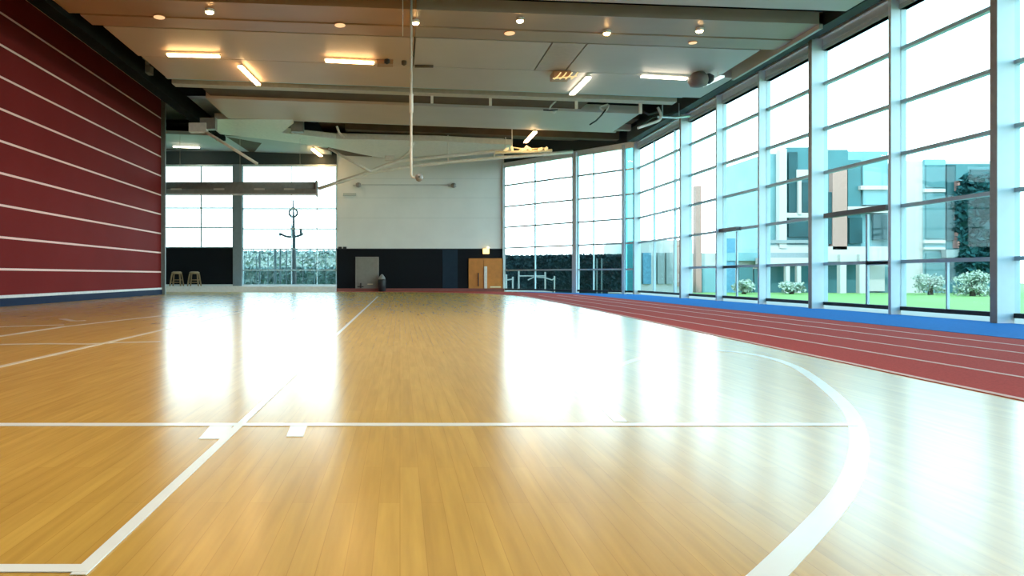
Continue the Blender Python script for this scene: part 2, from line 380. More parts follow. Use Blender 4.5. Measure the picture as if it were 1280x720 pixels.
# far wall, left of the white wall
lx = [at(p, 0, YF).x for p in (205, 292, 303, 421)]
w1 = window((lx[0], YF), (lx[1], YF), .36, (2.85, 4.14, 5.4), ((.535, .10),), fr='frame_dark', head=.12, sillmat='frame')
MB().box(lx[0]+.12, lx[1], YF-.08, YF+.05, .36, 2.82).build('dark_infill_panel', 'dark_wall', w1)
window((lx[2], YF), (lx[3], YF), .36, (1.38, 2.75, 4.05, 5.35), ((.52, .05), (.79, .04)), fr='frame_dark', head=.12, sillmat='frame')
struct(MB().box(lx[1], lx[2], YF-.2, YF+.2, 0, HT).build('trim_3', pm('grey_blue_column', (.21, .255, .275), .5)))
struct(MB().box(-15.75, lx[0]+.05, YF-.2, YF+.2, 0, HT).build('trim_4', 'greypost'))
# angled wall
A, B = Vector((6.73, YF)), Vector((XW, 36.8))
def onang(px):
    k = (px-VX)/F; d = B-A; t = (k*A.y-A.x)/(d.x-k*d.y); return A+d*t
ap = [onang(p) for p in (631, 717.5, 722.5, 779, 782, 796)]
window(A, ap[1], .1, TR, ((.47, .05),), head=.22)
window(ap[2], ap[3], .1, TR, ((.36, .04),), head=.22)
window(ap[4], B, .1, TR, (), glass='glass_cyan', fr='frame', head=.22)
tn = [4]
def trim(o=None): pass
struct(MB().seg(ap[1], ap[2], -.12, .2, 0, HT).build('trim_5', 'fin'))
struct(MB().seg(ap[3], ap[4], -.12, .16, 0, HT).build('trim_6', 'fin'))
struct(MB().box(6.62, 6.80, YF-.15, YF+.3, 0, HT).build('trim_7', 'fin'))
struct(MB().seg(A, B, -.3, .12, HT, HT+.1).build('trim_8', 'frame'))
struct(MB().seg(A, B, -.3, .0, HT+.1, 10.9).build('wall_angled_upper', 'edge'))
# right wall
ys = [36.8, 30.3, 27.1, 23.9, 20.7, 17.5, 14.3, 11.1, 7.9, 4.7, 1.5, -1.7, -4.9, YB]
tnum = 9
for i in range(len(ys)-1):
    y0, y1 = ys[i], ys[i+1]
    tr = TR[1:] if i == 0 else TR
    mu = ((.35, .05), (.75, .07)) if i == 0 else (((.47, .03),) if False else ())
    w = window((XW+.07, y0), (XW+.07, y1), .12, tr, mu, head=.36)
    if i == 5:   # thin upright below the lowest transom
        pass
    big = y1 in (14.3, 20.7, 30.3) or i in (8, 11)
    wd, th = (.36, .17) if big else (.25, .10)
    if y1 > YB+.1:
        struct(MB().box(XW-wd, XW, y1-th/2, y1+th/2, 0, HT).build('trim_%d' % tnum, 'fin')); tnum += 1
        if big:      # dark strip painting shade on the fin's room-side face
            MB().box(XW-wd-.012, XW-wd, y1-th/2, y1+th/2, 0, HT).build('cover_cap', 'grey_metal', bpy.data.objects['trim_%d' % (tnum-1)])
struct(MB().box(XW-.2, XW+.14, 36.7, 36.95, 0, HT).build('trim_%d' % tnum, 'fin')); tnum += 1
struct(MB().box(XW-.12, XW+.2, YB, 36.8, HT, HT+.12).build('trim_%d' % tnum, 'frame')); tnum += 1
struct(MB().box(XW-.05, XW+.2, YB, 36.8, HT+.12, 10.9).build('wall_right_upper', 'edge'))
# thin extra uprights in two lower panes, and two door headers with doors
def lowbar(ypos, z1):
    return MB().box(XW+.04, XW+.1, ypos-.018, ypos+.018, .15, z1)
yv = lambda px: F*XW/(px-VX)
lowbar(yv(1181), 1.37).build('glazing_bar', 'frame_dark', bpy.data.objects['window_11'])
def entrance(ya, yb, n, inner):
    w = bpy.data.objects['window_%d' % n]
    MB().box(XW-.16, XW+.05, ya, yb, 2.73, 2.87).build('door_operator', pm('dark_bronze', (.13, .12, .115), .5), w)
    w2 = MB().box(XW+.0, XW+.06, inner[0], inner[0]+.07, .12, 2.7).box(XW+.0, XW+.06, inner[1]-.07, inner[1], .12, 2.7).box(XW+.0, XW+.06, inner[0], inner[1], 1.3, 1.38)
    w2.build('door_stile', 'frame_dark', w)
entrance(yv(1115), yv(1036), 10, (yv(1114), yv(1082)))
entrance(yv(925), yv(900.5), 7, (yv(921), yv(902)))

# ------------------------------------------------------------------ ceiling
ceiling = struct(MB().box(-16.3, XW+.25, YB-.2, YF+.3, 10.9, 11.15).build('ceiling', 'deck'))
XLp, XRp = -9.4, 12.0
def panel(poly, mat, dz=0, t=.35, name='ceiling_panel'):
    return MB().slab(poly, dz, t).build(name, mat, ceiling)
def rect(x0, x1, y0, y1): return [(x0, y0), (x1, y0), (x1, y1), (x0, y1)]
panel(rect(XLp, XRp, -6, 5.5), 'panel'); panel(rect(XLp, XRp, 6.8, 12.6), 'panel')
panel(rect(XLp, XRp, 12.7, 18.3), 'panel')
panel(rect(XLp-.6, .47, 19.3, 20.55), 'panel_tan', .02); panel(rect(.48, XRp, 19.3, 20.55), 'panel_tan_right', .02)  # left strips browner, right ones greyer: light put into the colour
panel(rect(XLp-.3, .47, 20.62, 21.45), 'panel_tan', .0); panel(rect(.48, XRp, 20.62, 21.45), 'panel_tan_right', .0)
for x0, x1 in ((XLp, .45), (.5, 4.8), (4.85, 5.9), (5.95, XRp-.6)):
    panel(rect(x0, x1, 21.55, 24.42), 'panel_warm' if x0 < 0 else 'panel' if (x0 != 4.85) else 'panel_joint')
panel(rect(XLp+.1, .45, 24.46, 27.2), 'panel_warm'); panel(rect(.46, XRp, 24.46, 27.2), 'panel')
panel(rect(XLp, XRp-.6, 27.24, 27.5), 'frame_dark', .06, name='beam')
panel(rect(XLp, XRp-.6, 28.0, 28.5), 'lip', .02, name='beam')
panel(rect(XLp+1, XRp-4, 28.5, 30.1), 'gap', .12, name='beam')
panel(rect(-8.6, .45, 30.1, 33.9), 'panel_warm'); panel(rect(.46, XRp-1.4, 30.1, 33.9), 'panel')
panel(rect(-8.6, XRp-1.2, 33.95, 34.15), 'lip', .02, name='beam')
panel(rect(-4.5, 12.0, 34.2, 40), 'gap', .75, name='beam')
panel(rect(-3.0, 12.0, 37.2, 37.7), 'gap', .35, .5, name='beam')
panel(rect(-3.0, 12.0, 35.3, 35.6), 'lip', .45, .3, name='beam')
# white bulkhead panels behind, with a slanting far edge
def plan(px, py, dz=0): p = cp(px, py, dz); return (p.x, p.y)
bulk = [plan(268, 149), plan(366, 149.5), plan(367, 154), plan(352, 166), plan(420, 173.5), plan(545, 176), plan(640, 181), plan(640, 187), plan(560, 193), plan(486, 199), plan(452, 193), plan(410, 184), plan(340, 175), plan(268, 167)]
panel(bulk, 'steel', .0, .3)
panel(rect(-16, -4.4, 39.0, YF-.02), 'panel_grey', .1, .2)
MB().box(-16.1, -9.8, 37.2, 42.2, 10.7, 10.85).build('ceiling_panel', 'panel_grey', ceiling)
MB().box(-16.1, -10.2, 42.3, 42.9, 9.6, 10.3).build('beam', 'deck', ceiling)
panel([plan(283, 171, -.09), plan(327, 179, -.09), plan(318, 190, -.09), plan(312, 190, -.09)], 'gap', .09, .1)
panel([plan(395, 184, -.09), plan(420, 186, -.09), plan(470, 197, -.09), plan(455, 201, -.09)], 'gap', .09, .1)
# long dark beams at the panel edges
MB().beam((-10.3, YB, ceilz(-10.3)+.2), (-10.3, 39.2, ceilz(-10.3)+.2), .5, .7).build('beam', 'deck', ceiling)
MB().beam((XRp+.35, YB, ceilz(XRp)+.35), (XRp+.35, 36.4, ceilz(XRp)+.35), .4, .6).build('beam', 'edge', ceiling)
# fascia on right end of panel
MB().beam((XRp-.05, 19.3, ceilz(XRp)+.12), (XRp-.05, 24.4, ceilz(XRp)+.12), .1, .45).build('beam', 'panel_grey', ceiling)

# ------------------------------------------------------------------ lights
def linear(p, q, label, w=.17, mat='lamp', group='linear ceiling lights', dz=.14):
    a, b = cp(*p, dz), cp(*q, dz)
    t = thing('linear_light', label, 'ceiling light', (a+b)/2, group)
    dirv = (b-a).normalized()
    MB().beam(a, b, w, .05).build('diffuser', mat, t)
    up = Vector((0, 0, .045))
    MB().beam(a+up-dirv*.04, b+up+dirv*.04, w*.8, .045).build('housing', 'white_metal', t)
    for u in (.15, .85):
        c = a+(b-a)*u+up; MB().tube([c, c+Vector((0, 0, dz-.04))], .012, 8).build('hanger', 'white_metal', t)
    return t
linear((209.5, 69), (274, 70.5), 'lit warm linear light crossing the ceiling nearest the red wall')
linear((300, 83), (323, 106), 'lit linear light pointing along the hall, near the red wall')
linear((407, 76), (467, 79), 'lit warm linear light across the ceiling just left of the hanging pole')
linear((735.5, 97), (715, 118), 'lit linear light pointing along the hall beside the yellow-edged heater box', w=.2, mat='lamp_cool')
linear((802, 95.5), (858, 98.5), 'lit white linear light across the ceiling nearest the window wall', mat='lamp_cool')
linear((669, 165), (657, 178), 'short lit linear light above the pale tube truss', w=.2, dz=.02-.0+.1)
linear((217, 183.5), (249, 184.5), 'lit linear light on the grey ceiling above the far left window', w=.2, mat='lamp_cool', dz=.05)
linear((391, 186.5), (401, 195), 'small lit linear light near the right end of the far left windows', w=.22, mat='lamp', dz=.05)

def downlight(px, py, label, r=.10, mat='spot'):
    c = cp(px, py, .12)
    t = thing('downlight', label, 'ceiling light', c, 'round ceiling downlights')
    MB().lathe(c, [(r*.3, .0), (r*.75, .015), (r*.95, .04), (r, .07)], 16).build('lens', mat, t, smooth=True)
    MB().lathe(c, [(r*1.15, .05), (r*1.15, .13), (r*.5, .16)], 16).build('housing', 'white_metal', t)
    return t
downlight(262, 17.5, 'round glowing downlight nearest the red wall', .12)
downlight(519.5, 31, 'round glowing downlight right beside the hanging pole')
downlight(650, 28.5, 'round glowing downlight between the hanging pole and the window wall')
downlight(758.5, 44, 'second round glowing downlight from the window wall')
downlight(874.5, 41, 'round glowing downlight nearest the window wall')
def reflected_glow(px, py, label, r=.16):  # small glowing discs imitating downlight reflections on the ceiling
    c = cp(px, py, .03)
    t = thing('recessed_light', label, 'ceiling light', c, 'dim recessed ceiling lights')
    MB().lathe(c, [(r, 0), (r, .03)], 18).build('lens', pm('dim_lens', (.8, .6, .4), .4, emit=(1, .62, .30), es=.85), t)
    MB().lathe(c, [(r*1.15, .012), (r*1.15, .035)], 18).build('rim', 'panel_tan', t)
reflected_glow(199, 22, 'dim amber recessed light above the red wall end')
reflected_glow(425, 32, 'dim amber recessed light left of the hanging pole')
reflected_glow(637, 42, 'dim amber recessed light near the middle of the ceiling')
reflected_glow(866, 54, 'dim pinkish recessed light close to the window wall', .12)

# unseen fill lamps added to brighten the near court floor
for j, yy in enumerate((3.0, 9.6, 15.4)):
    for i, xx in enumerate((-2.6, .6)):
        l = bpy.data.lights.new('linear_lamp', 'AREA'); l.shape = 'RECTANGLE'; l.size = 1.8; l.size_y = .17; l.spread = math.radians(120); l.energy = 105; l.color = (1, .88, .68)
        lo = bpy.data.objects.new('linear_lamp', l); C.objects.link(lo); lo.location = (xx, yy, ceilz(xx)-.1)

# ------------------------------------------------------------------ hung equipment
# pole camera
b0 = at(514, 219, 18.9); top = Vector((b0.x, b0.y, 10.92))
t = thing('hanging_pole', 'tall thin white pole hanging from the ceiling with a dark round camera at its foot', 'pole', b0)
MB().tube([top, b0, b0+Vector((.03, 0, -.05)), b0+Vector((.12, 0, -.07))], .035).build('pole', 'steel', t, smooth=True)
for z, h in ((118, 17), (135, 6)):
    c = at(514, z, 18.9); MB().tube([c, c-Vector((0, 0, h/F*18.9))], .06).build('collar', 'steel', t)
c = b0+Vector((.22, 0, -.06))
pc = MB().lathe(c, [(.02, -.12), (.08, -.09), (.115, 0), (.09, .08), (.03, .11)], 16).build('camera', 'grey_metal', t, smooth=True)
MB().lathe(c+Vector((0, -.1, 0)), [(.0, -.03), (.035, 0), (.0, .03)], 10).build('lens', 'dark_metal', pc, smooth=True)
a = at(503.5, 45, 19.0); MB_ = MB().tube([a, Vector((a.x, a.y, 10.92))], .012)
tag(MB_.build('hanging_rod', 'steel'), 'very thin pale rod beside the hanging white pole at top of picture', 'rod')
# rolled divider box
yb = 38.5
a, b = at(206, 235, yb), at(394, 235, yb)
t = thing('rolled_divider', 'long taupe rolled divider curtain hanging in front of the far left windows', 'divider', (a+b)/2)
MB().tube([a, (a+b)/2, b], .34, 16).build('roll', 'taupe', t, smooth=True)
MB().box(a.x-.1, b.x+.05, yb-.38, yb+.38, a.z-.36, a.z-.1).build('trough', 'taupe', t)
MB().box(a.x-.3, b.x+.2, yb-.42, yb-.34, a.z-.46, a.z-.36).build('bottom_rail', 'white_metal', t)
MB().box(b.x+.05, b.x+.13, yb-.4, yb+.4, a.z-.46, a.z+.38).build('end_bracket', 'grey_metal', t)
for k, px in enumerate((223, 276, 326, 363)):
    c = at(px, 236, yb); MB().box(c.x-.3, c.x+.3, yb-.41, yb-.38, c.z-.12, c.z-.02).build('clamp', 'lip', t)
for px in (225, 300, 375):
    c = at(px, 230, yb); MB().tube([c, Vector((c.x, c.y, ceilz(c.x)+.1))], .008, 6).build('hanger', 'lip', t)
# white tube truss
def truss(label, paths, loc, name='tube_truss', mat='steel', cat='truss'):
    t = thing(name, label, cat, loc)
    for pts, r in paths: MB().tube(pts, r, 10).build('tube', mat, t, smooth=True)
    return t
def q(pts, d): return [at(x, y, d) for x, y in pts]
tt = truss('long pale double tube truss curving in front of the white far wall', [
    (q([(398, 236), (425, 227), (450, 219), (470, 211), (498, 201), (560, 195), (618, 189), (640, 188)], 38.0), .10),
    (q([(425, 228), (458, 216.5), (520, 207), (580, 201), (630, 196.5), (680, 193), (716, 189.5)], 38.2), .095),
    (q([(498, 201), (512, 190), (517, 178)], 38.0), .07)], at(470, 211, 38))
for px, py, py2 in ((560, 195, 203.5), (618, 189, 198)):
    MB().tube([at(px, py, 38), at(px, py2, 38.2)], .05, 8).build('strut', 'steel', tt)
for px, py in ((560, 194), (632, 188.5)):
    c = at(px, py, 38); MB().tube([c, Vector((c.x, c.y, ceilz(c.x)+.75))], .03, 8).build('hanger', 'steel', tt)
c = at(487, 198, 37.9); MB().box(c.x-.25, c.x+.25, 37.8, 38.0, c.z-.12, c.z+.14).build('joint_plate', 'steel', tt)
truss('pale diagonal brace from the grey left ceiling down to the far left windows', [(q([(247, 158.5), (285, 182), (322, 205)], 33.5), .075)], at(285, 182, 33.5), 'ceiling_brace', cat='brace')
o = bpy.data.objects['ceiling_brace']
c = at(250, 160, 33.5); MB().box(c.x-.5, c.x+.35, 33.3, 33.7, c.z-.22, c.z+.22).build('bracket', 'whitetrim', o)
c = at(262, 154, 33.5); MB().box(c.x-.45, c.x+.3, 33.4, 33.8, c.z-.3, c.z+.25).build('motor', 'grey_metal', o)
truss('pale diagonal brace meeting the tube truss left of the white far wall', [(q([(411, 185), (440, 202), (464, 215)], 37.7), .07)], at(440, 202, 38.1), 'ceiling_brace', cat='brace')
# upright stub behind bulkhead
c = at(372, 157, 35.5); tag(MB().box(c.x-.32, c.x+.32, 35.3, 35.7, c.z-.35, c.z+.5).build('ceiling_motor', 'grey_metal'), 'dark square motor box at the step of the white bulkhead panel', 'motor box')
a = at(421, 157, 34.6); tag(MB().tube(q([(421, 158), (424, 166), (430, 172)], 34.6), .06).build('ceiling_strut', 'steel'), 'short bent pale strut just right of the square motor box', 'strut')
# lit lamp cluster
c = at(655, 187, 36.5)
t = thing('hanging_lamp_bar', 'pale yellow lamp bar on the tube truss above the far right windows', 'lamp bar', c)
MB().tube(q([(619, 191), (640, 190), (668, 189.5), (690, 188)], 36.5), .08).build('bar', 'pale_yellow', t)
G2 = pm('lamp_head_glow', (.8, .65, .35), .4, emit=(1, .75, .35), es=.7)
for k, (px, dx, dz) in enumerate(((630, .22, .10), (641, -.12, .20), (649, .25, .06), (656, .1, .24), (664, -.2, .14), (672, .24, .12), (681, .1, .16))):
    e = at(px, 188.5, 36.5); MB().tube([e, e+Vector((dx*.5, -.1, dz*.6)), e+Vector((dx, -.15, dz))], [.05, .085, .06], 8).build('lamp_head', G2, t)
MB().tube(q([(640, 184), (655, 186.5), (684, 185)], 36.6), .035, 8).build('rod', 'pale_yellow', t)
e = at(640, 188, 36.5); MB().tube([e, Vector((e.x, e.y, ceilz(e.x)+.77))], .03).build('stem', 'steel', t)
# heater box with yellow-edged guard
c = cp(704, 98, .22)
t = thing('ceiling_heater', 'brown ceiling heater box with bright yellow guard rods', 'heater', c)
MB().box(c.x-.42, c.x+.22, c.y-.3, c.y+.3, c.z-.05, c.z+.2).build('body', 'panel_tan', t, bevel=.03)
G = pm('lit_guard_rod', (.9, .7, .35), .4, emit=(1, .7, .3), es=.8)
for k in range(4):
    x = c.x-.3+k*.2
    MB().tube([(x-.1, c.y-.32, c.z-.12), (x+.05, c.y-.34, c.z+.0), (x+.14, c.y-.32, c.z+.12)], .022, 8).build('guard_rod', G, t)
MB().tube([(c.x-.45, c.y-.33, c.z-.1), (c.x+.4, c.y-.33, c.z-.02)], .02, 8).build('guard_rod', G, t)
# speaker with angled lit panel at right
c = cp(873, 100, .25)
t = thing('ceiling_speaker', 'round grey-brown ceiling speaker close to the window wall', 'speaker', c)
pb = MB().lathe(c, [(.10, -.25), (.28, -.2), (.36, -.05), (.34, .1), (.2, .25)], 18).build('body', pm('speaker_grey', (.20, .165, .15), .6), t, smooth=True)
e = c+Vector((.32, -.1, .02)); MB().lathe(e, [(.05, -.18), (.17, -.08), (.18, .08), (.05, .18)], 14).build('driver', 'dark_metal', pb, smooth=True)
MB().tube([c+Vector((0, 0, .2)), Vector((c.x, c.y, ceilz(c.x)))], .03).build('stem', 'grey_metal', t)
a, b = cp(877, 107.5, .22), cp(903, 95.5, .22)
t = thing('angled_light', 'slanted white light bar just right of the round ceiling speaker', 'ceiling light', (a+b)/2)
MB().beam(a, b, .16, .07).build('diffuser', pm('white_light_bar', (.9, .95, .95), .4, emit=(.9, 1, 1), es=1.0), t)
for u in (.2, .8):
    e = a+(b-a)*u; MB().tube([e, Vector((e.x, e.y, ceilz(e.x)))], .012, 6).build('hanger', 'white_metal', t)
# small ceiling fittings left/right of pole
c = cp(481, 79, .08)
t = thing('ceiling_projector', 'small dark projector under the ceiling beside the second warm linear light', 'projector', c)
pj = MB().box(c.x-.28, c.x+.30, c.y-.2, c.y+.2, c.z-.08, c.z+.075).build('body', 'panel_tan', t, bevel=.02)
MB().lathe(c+Vector((.08, -.22, 0)), [(.02, -.1), (.1, -.06), (.1, .05), (.02, .09)], 12).build('lens', 'dark_metal', pj)
c = cp(505, 79, .08); tag(MB().lathe(c, [(.03, -.08), (.09, -.04), (.09, .08)], 12).build('smoke_detector', 'gap'), 'tiny dark round detector left of the hanging pole', 'detector')
c = cp(530, 83, .04); tag(MB().box(c.x-.33, c.x+.33, c.y-.06, c.y+.06, c.z-.03, c.z+.04).build('ceiling_vent', 'gap'), 'narrow dark slot vent just right of the hanging pole', 'vent')
# short hangers in the dark gap
for (px, y0, y1, lab) in ((613, 122, 132, 'short pale hanger stub in the dark ceiling gap right of the pole'), (540, 120, 129, 'faint short hanger stub in the dark ceiling gap nearest the pole'), (720.5, 126, 136, 'short pale hanger stub between the two hook brackets'), (800.5, 133, 142, 'short pale hanger stub nearest the window wall')):
    a, b = at(px, y0, 28.45), at(px, y1, 28.45)
    tag(MB().beam(a+Vector((0, 0, .35)), b, .11, .11).build('hanger_stub', 'steel'), lab, 'hanger', 'short hanger stubs in the ceiling gap')
def hook(label, pts, d, r=.035, mat='white_metal', arm=None):
    t = thing('ceiling_bracket', label, 'bracket', at(*pts[0], d), 'bent ceiling brackets')
    p = q(pts, d); p[0] = Vector((p[0].x, p[0].y, ceilz(p[0].x)+.14))
    MB().tube(smooth_pts(p, 4), r, 8).build('hook', mat, t, smooth=True)
    if arm: MB().tube(q(arm, d-.1), r*.9, 8).build('arm', 'dark_metal', t, smooth=True)
    return t
hook('small bent bracket with cross rod hanging in the ceiling gap right of the heater', [(695, 124), (689, 132), (687, 138), (693, 141), (696, 136)], 29.0, arm=[(679, 137.5), (688, 138), (697, 137)])
hook('bent bracket with a trailing dark chain below the ceiling gap', [(760, 130), (750, 134), (757, 139), (761, 131)], 29.2, arm=[(757, 137), (752, 144), (745, 151), (737, 156)])
hook('large curved white bracket at the window end of the ceiling gap', [(822, 135), (826, 143), (824, 150), (812, 155), (797, 160)], 29.4, .06, arm=[(803, 139), (810, 143), (822, 140)])
t = thing('rod_frame', 'dark and white rod frame in the ceiling corner by the window wall', 'rod frame', at(840, 145, 29.6))
MB().tube(q([(822, 146), (845, 147), (862, 145)], 29.6), .05, 8).build('rod', 'frame', t)
MB().tube(q([(800, 158), (815, 147), (848, 140)], 29.8), .04, 8).build('rod', 'dark_metal', t)
for px in (828, 849):
    a = at(px, 146.5, 29.6); MB().tube([a, Vector((a.x, a.y, ceilz(a.x)+.4))], .03, 8).build('hanger', 'frame_dark', t)
# bracket in the black corner above the red wall
c = at(177, 80, 27)
t = thing('wall_floodlight', 'grey floodlight in the dark corner above the red wall', 'floodlight', c)
MB().lathe(c, [(.1, -.25), (.26, -.2), (.3, .05), (.15, .2)], 14).build('head', 'panel_grey', t, smooth=True)
MB().beam(c+Vector((.2, 0, .1)), c+Vector((-.05, 0, .9)), .1, .1).build('bracket', 'grey_metal', t)
MB().box(c.x+.15, c.x+.4, c.y-.2, c.y+.2, c.z-.4, c.z-.1).build('box', 'grey_metal', t)
# far wall spot lights and sign
for px, py, lab in ((448, 231.5, 'small grey wall spotlight on the white far wall, left one'), (567, 232, 'small grey wall spotlight on the white far wall, right one')):
    c = at(px, py, YF-.18)
    t = thing('wall_spotlight', lab, 'spotlight', c, 'wall spotlights')
    MB().lathe(c, [(.06, -.14), (.17, -.08), (.17, .1), (.08, .16)], 12).build('head', 'grey_metal', t, smooth=True)
    MB().box(c.x-.35, c.x+.02, YF-.1, YF, c.z-.04, c.z+.04).build('bracket', 'panel_grey', t)
a, b = at(452, 231, YF-.05), at(562, 231, YF-.05)
tag(MB().beam(a, b, .05, .05).build('wall_conduit', pm('pale_conduit', (.55, .56, .52), .6)), 'thin pale conduit between the two spotlights on the white far wall', 'conduit')
c = at(437, 243, YF-.1); tag(MB().box(c.x-.42, c.x+.42, YF-.15, YF, c.z-.08, c.z+.08).build('wall_bracket', 'panel_grey', bevel=.02), 'small grey wall bracket low left on the white far wall', 'bracket')
c = at(607.5, 313.5, YF-.2)
t = thing('lit_sign', 'small glowing amber sign above the orange double door', 'sign', c)
MB().box(c.x-.2, c.x+.2, c.y-.05, c.y+.05, c.z-.2, c.z+.14).build('panel', 'exit', t, bevel=.01)
MB().box(c.x-.03, c.x+.03, c.y+.03, YF-.05, c.z-.15, c.z+.05).build('bracket', 'grey_metal', t)
MB().lathe(c+Vector((.12, 0, .2)), [(.05, -.07), (.11, 0), (.05, .08)], 12).build('lamp', pm('sign_lamp', (1, .8, .5), .4, emit=(1, .8, .5), es=1.5), t, smooth=True)
for px, lab in ((425, 'left one of two small dark pegs on the pad rail of the far wall'), (431, 'right one of two small dark pegs on the pad rail of the far wall')):
    c = at(px, 311, YF-.04); tag(MB().box(c.x-.11, c.x+.11, YF-.07, YF-.005, zt+.05, zt+.17).build('coat_peg', 'dark_metal'), lab, 'peg', 'pegs on the pad rail')
# bin beside grey door
c = gp(477.5, 365); c = (at(477.5, 0, 43.4).x, 43.4)
t = thing('litter_bin', 'dark slim litter bin with a pale lid beside the grey door', 'bin', (*c, 0))
MB().lathe((*c, 0), [(.19, 0), (.24, .04), (.26, .7), (.24, .78)], 18).build('body', 'dark_metal', t, smooth=True)
MB().lathe((*c, .78), [(.22, 0), (.2, .12), (.1, .26), (.04, .34)], 18).build('lid', 'grey_metal', t, smooth=True)
# stools by the dark panel
def stool(px, label):
    y = 43.2; x = at(px, 0, y).x; t = thing('wooden_stool', label, 'stool', (x, y, .36), 'stools by the dark infill panel')
    MB().lathe((x, y, 1.12), [(.22, 0), (.31, .03), (.31, .12), (.2, .17)], 20).build('seat', 'wood_stool', t, smooth=True)
    for i, (a, b) in enumerate(((-1, -1), (1, -1), (-1, 1), (1, 1))):
        MB().beam((x+a*.34, y+b*.3, .36), (x+a*.24, y+b*.2, 1.14), .07, .07).build('leg', 'wood_stool', t)
    MB().beam((x-.31, y-.27, .6), (x+.31, y-.27, .6), .05, .05).build('rung', 'wood_stool', t)
    MB().beam((x-.31, y+.27, .75), (x+.31, y+.27, .75), .05, .05).build('rung', 'wood_stool', t)
stool(221, 'wooden stool before the dark panel, nearer the red wall')
stool(243, 'wooden stool before the dark panel, nearer the grey column')

# ------------------------------------------------------------------ outdoors
pl = struct(MB().box(-60, 110, -30, 130, -.35, -.25).build('lawn', 'grass'))
struct(MB().box(XW+.3, 15.9, -30, 43, -.25, -.02).build('path', 'paving'))
struct(MB().box(-40, 10, 44.6, 50, -.25, -.02).build('terrace', 'paving'))
def px_box(m, x0, x1, y0, y1, d, dep, ground=False):
    a, b = at(x0, y0, d), at(x1, y1, d)
    return m.box(a.x, b.x, d, d+dep, -.25 if ground else b.z, a.z)
def part(name, mat, par, rects, d, dep=.15):
    for r in rects: px_box(MB(), *r, d, dep).build(name, mat, par)
def building(label, x0, x1, ytop, d, mat, dep=8):
    m = MB(); px_box(m, x0, x1, ytop, 400, d, dep, True)
    t = thing('campus_building', label, 'building', (at((x0+x1)/2, 0, d).x, d, -.25))
    m.build('wall', mat, t); return t
# right-hand block: white wall, glazed tower, brick pier
b1 = building('white walled block with teal glass tower and brick pier seen through the right panes', 1126, 1262, 201, 50, 'b_white')
part('glass_tower', 'b_teal_light', b1, [(1156, 1182, 199, 366)], 49.8, .2)
part('floor_band', 'b_white', b1, [(1156, 1182, 236, 240), (1156, 1182, 300, 304), (1156, 1182, 309, 312)], 49.6, .2)
part('window', 'b_teal', b1, [(1158, 1181, 242, 298), (1158, 1181, 206, 234), (1158, 1181, 316, 350)], 49.65, .15)
part('dark_bay', 'b_teal', b1, [(1183, 1262, 205, 366)], 49.75, .25)
part('window', 'b_dark', b1, [(1184, 1195, 206, 300), (1214, 1262, 212, 300), (1184, 1262, 322, 350)], 49.6, .15)
part('brick_pier', 'b_brick', b1, [(1197, 1212, 226, 310)], 49.3, .45)
part('canopy_band', 'b_grey', b1, [(1183, 1262, 312, 322)], 49.2, .5)
# middle block
b2 = building('pink and teal glass block with white canopy columns seen through the entrance bay', 1032, 1110, 189, 51, 'b_teal_light')
part('dark_bay', 'b_teal', b2, [(1032, 1060, 187, 212), (1060, 1076, 200, 366)], 50.8, .2)
part('pink_pier', 'b_pink', b2, [(1041, 1059, 212, 312)], 50.5, .45)
part('window', 'b_teal_light', b2, [(1079, 1109, 206, 256)], 50.7, .2)
part('floor_band', 'b_white', b2, [(1076, 1110, 232, 237), (1060, 1110, 258, 266), (1032, 1110, 308, 318)], 50.5, .3)
part('window', 'b_dark', b2, [(1033, 1041, 240, 305), (1062, 1078, 272, 304), (1092, 1109, 268, 300)], 50.6, .2)
part('shop_window', 'b_teal', b2, [(1030, 1046, 328, 366), (1054, 1072, 328, 366)], 50.6, .2)
part('shop_window', 'b_white', b2, [(1079, 1106, 330, 364)], 50.6, .2)
part('canopy', 'b_white', b2, [(1032, 1110, 318, 327)], 49.4, 1.2)
for px in (1052, 1076):
    a = at(px, 318, 49.3); MB().box(a.x-.22, a.x+.22, 49.1, 49.5, -.25, a.z).build('column', 'b_white', b2)
# left block, big teal glazed
b3 = building('teal glazed block with white piers seen through the middle panes', 958, 1016, 192, 52, 'b_teal_light')
part('dark_bay', 'b_teal', b3, [(984, 1016, 184, 300)], 51.7, .3)
part('window', 'b_dark', b3, [(986, 997, 190, 265), (1003, 1014, 228, 265), (986, 1014, 272, 296)], 51.5, .2)
part('white_pier', 'b_white', b3, [(974.5, 983.5, 186, 310), (998, 1002, 222, 268)], 51.3, .5)
part('floor_band', 'b_white', b3, [(996, 1016, 212, 222), (974, 1016, 266, 272), (958, 1016, 306, 316)], 51.4, .4)
part('fascia', 'b_grey', b3, [(960, 1016, 316, 322), (960, 1016, 300, 304)], 51.2, .4)
part('shop_window', 'b_teal', b3, [(964, 982, 332, 366), (986, 996, 332, 366), (1000, 1016, 332, 366)], 51.5, .2)
part('canopy', 'b_white', b3, [(955, 1016, 322, 330)], 50.2, 1.2)
for px in (984, 998):
    a = at(px, 330, 50.2); MB().box(a.x-.14, a.x+.14, 50.1, 50.4, -.25, a.z).build('column', 'b_white', b3)
# pale low block
b4 = building('pale low block with teal shopfront seen through the left entrance panes', 873, 957, 316, 52, 'b_white')
part('shop_window', 'b_teal', b4, [(924, 941, 334, 366), (943, 953, 336, 366)], 51.8, .2)
part('shop_window', 'b_teal_light', b4, [(878, 897, 332, 366)], 51.8, .2)
part('glass_door', 'b_blue', b4, [(906, 919, 298, 366)], 51.6, .3)
part('fascia', 'b_teal_light', b4, [(900, 955, 316, 326)], 51.5, .4)
part('pink_column', 'b_pink', b4, [(870, 877, 232, 366)], 51.0, .5)
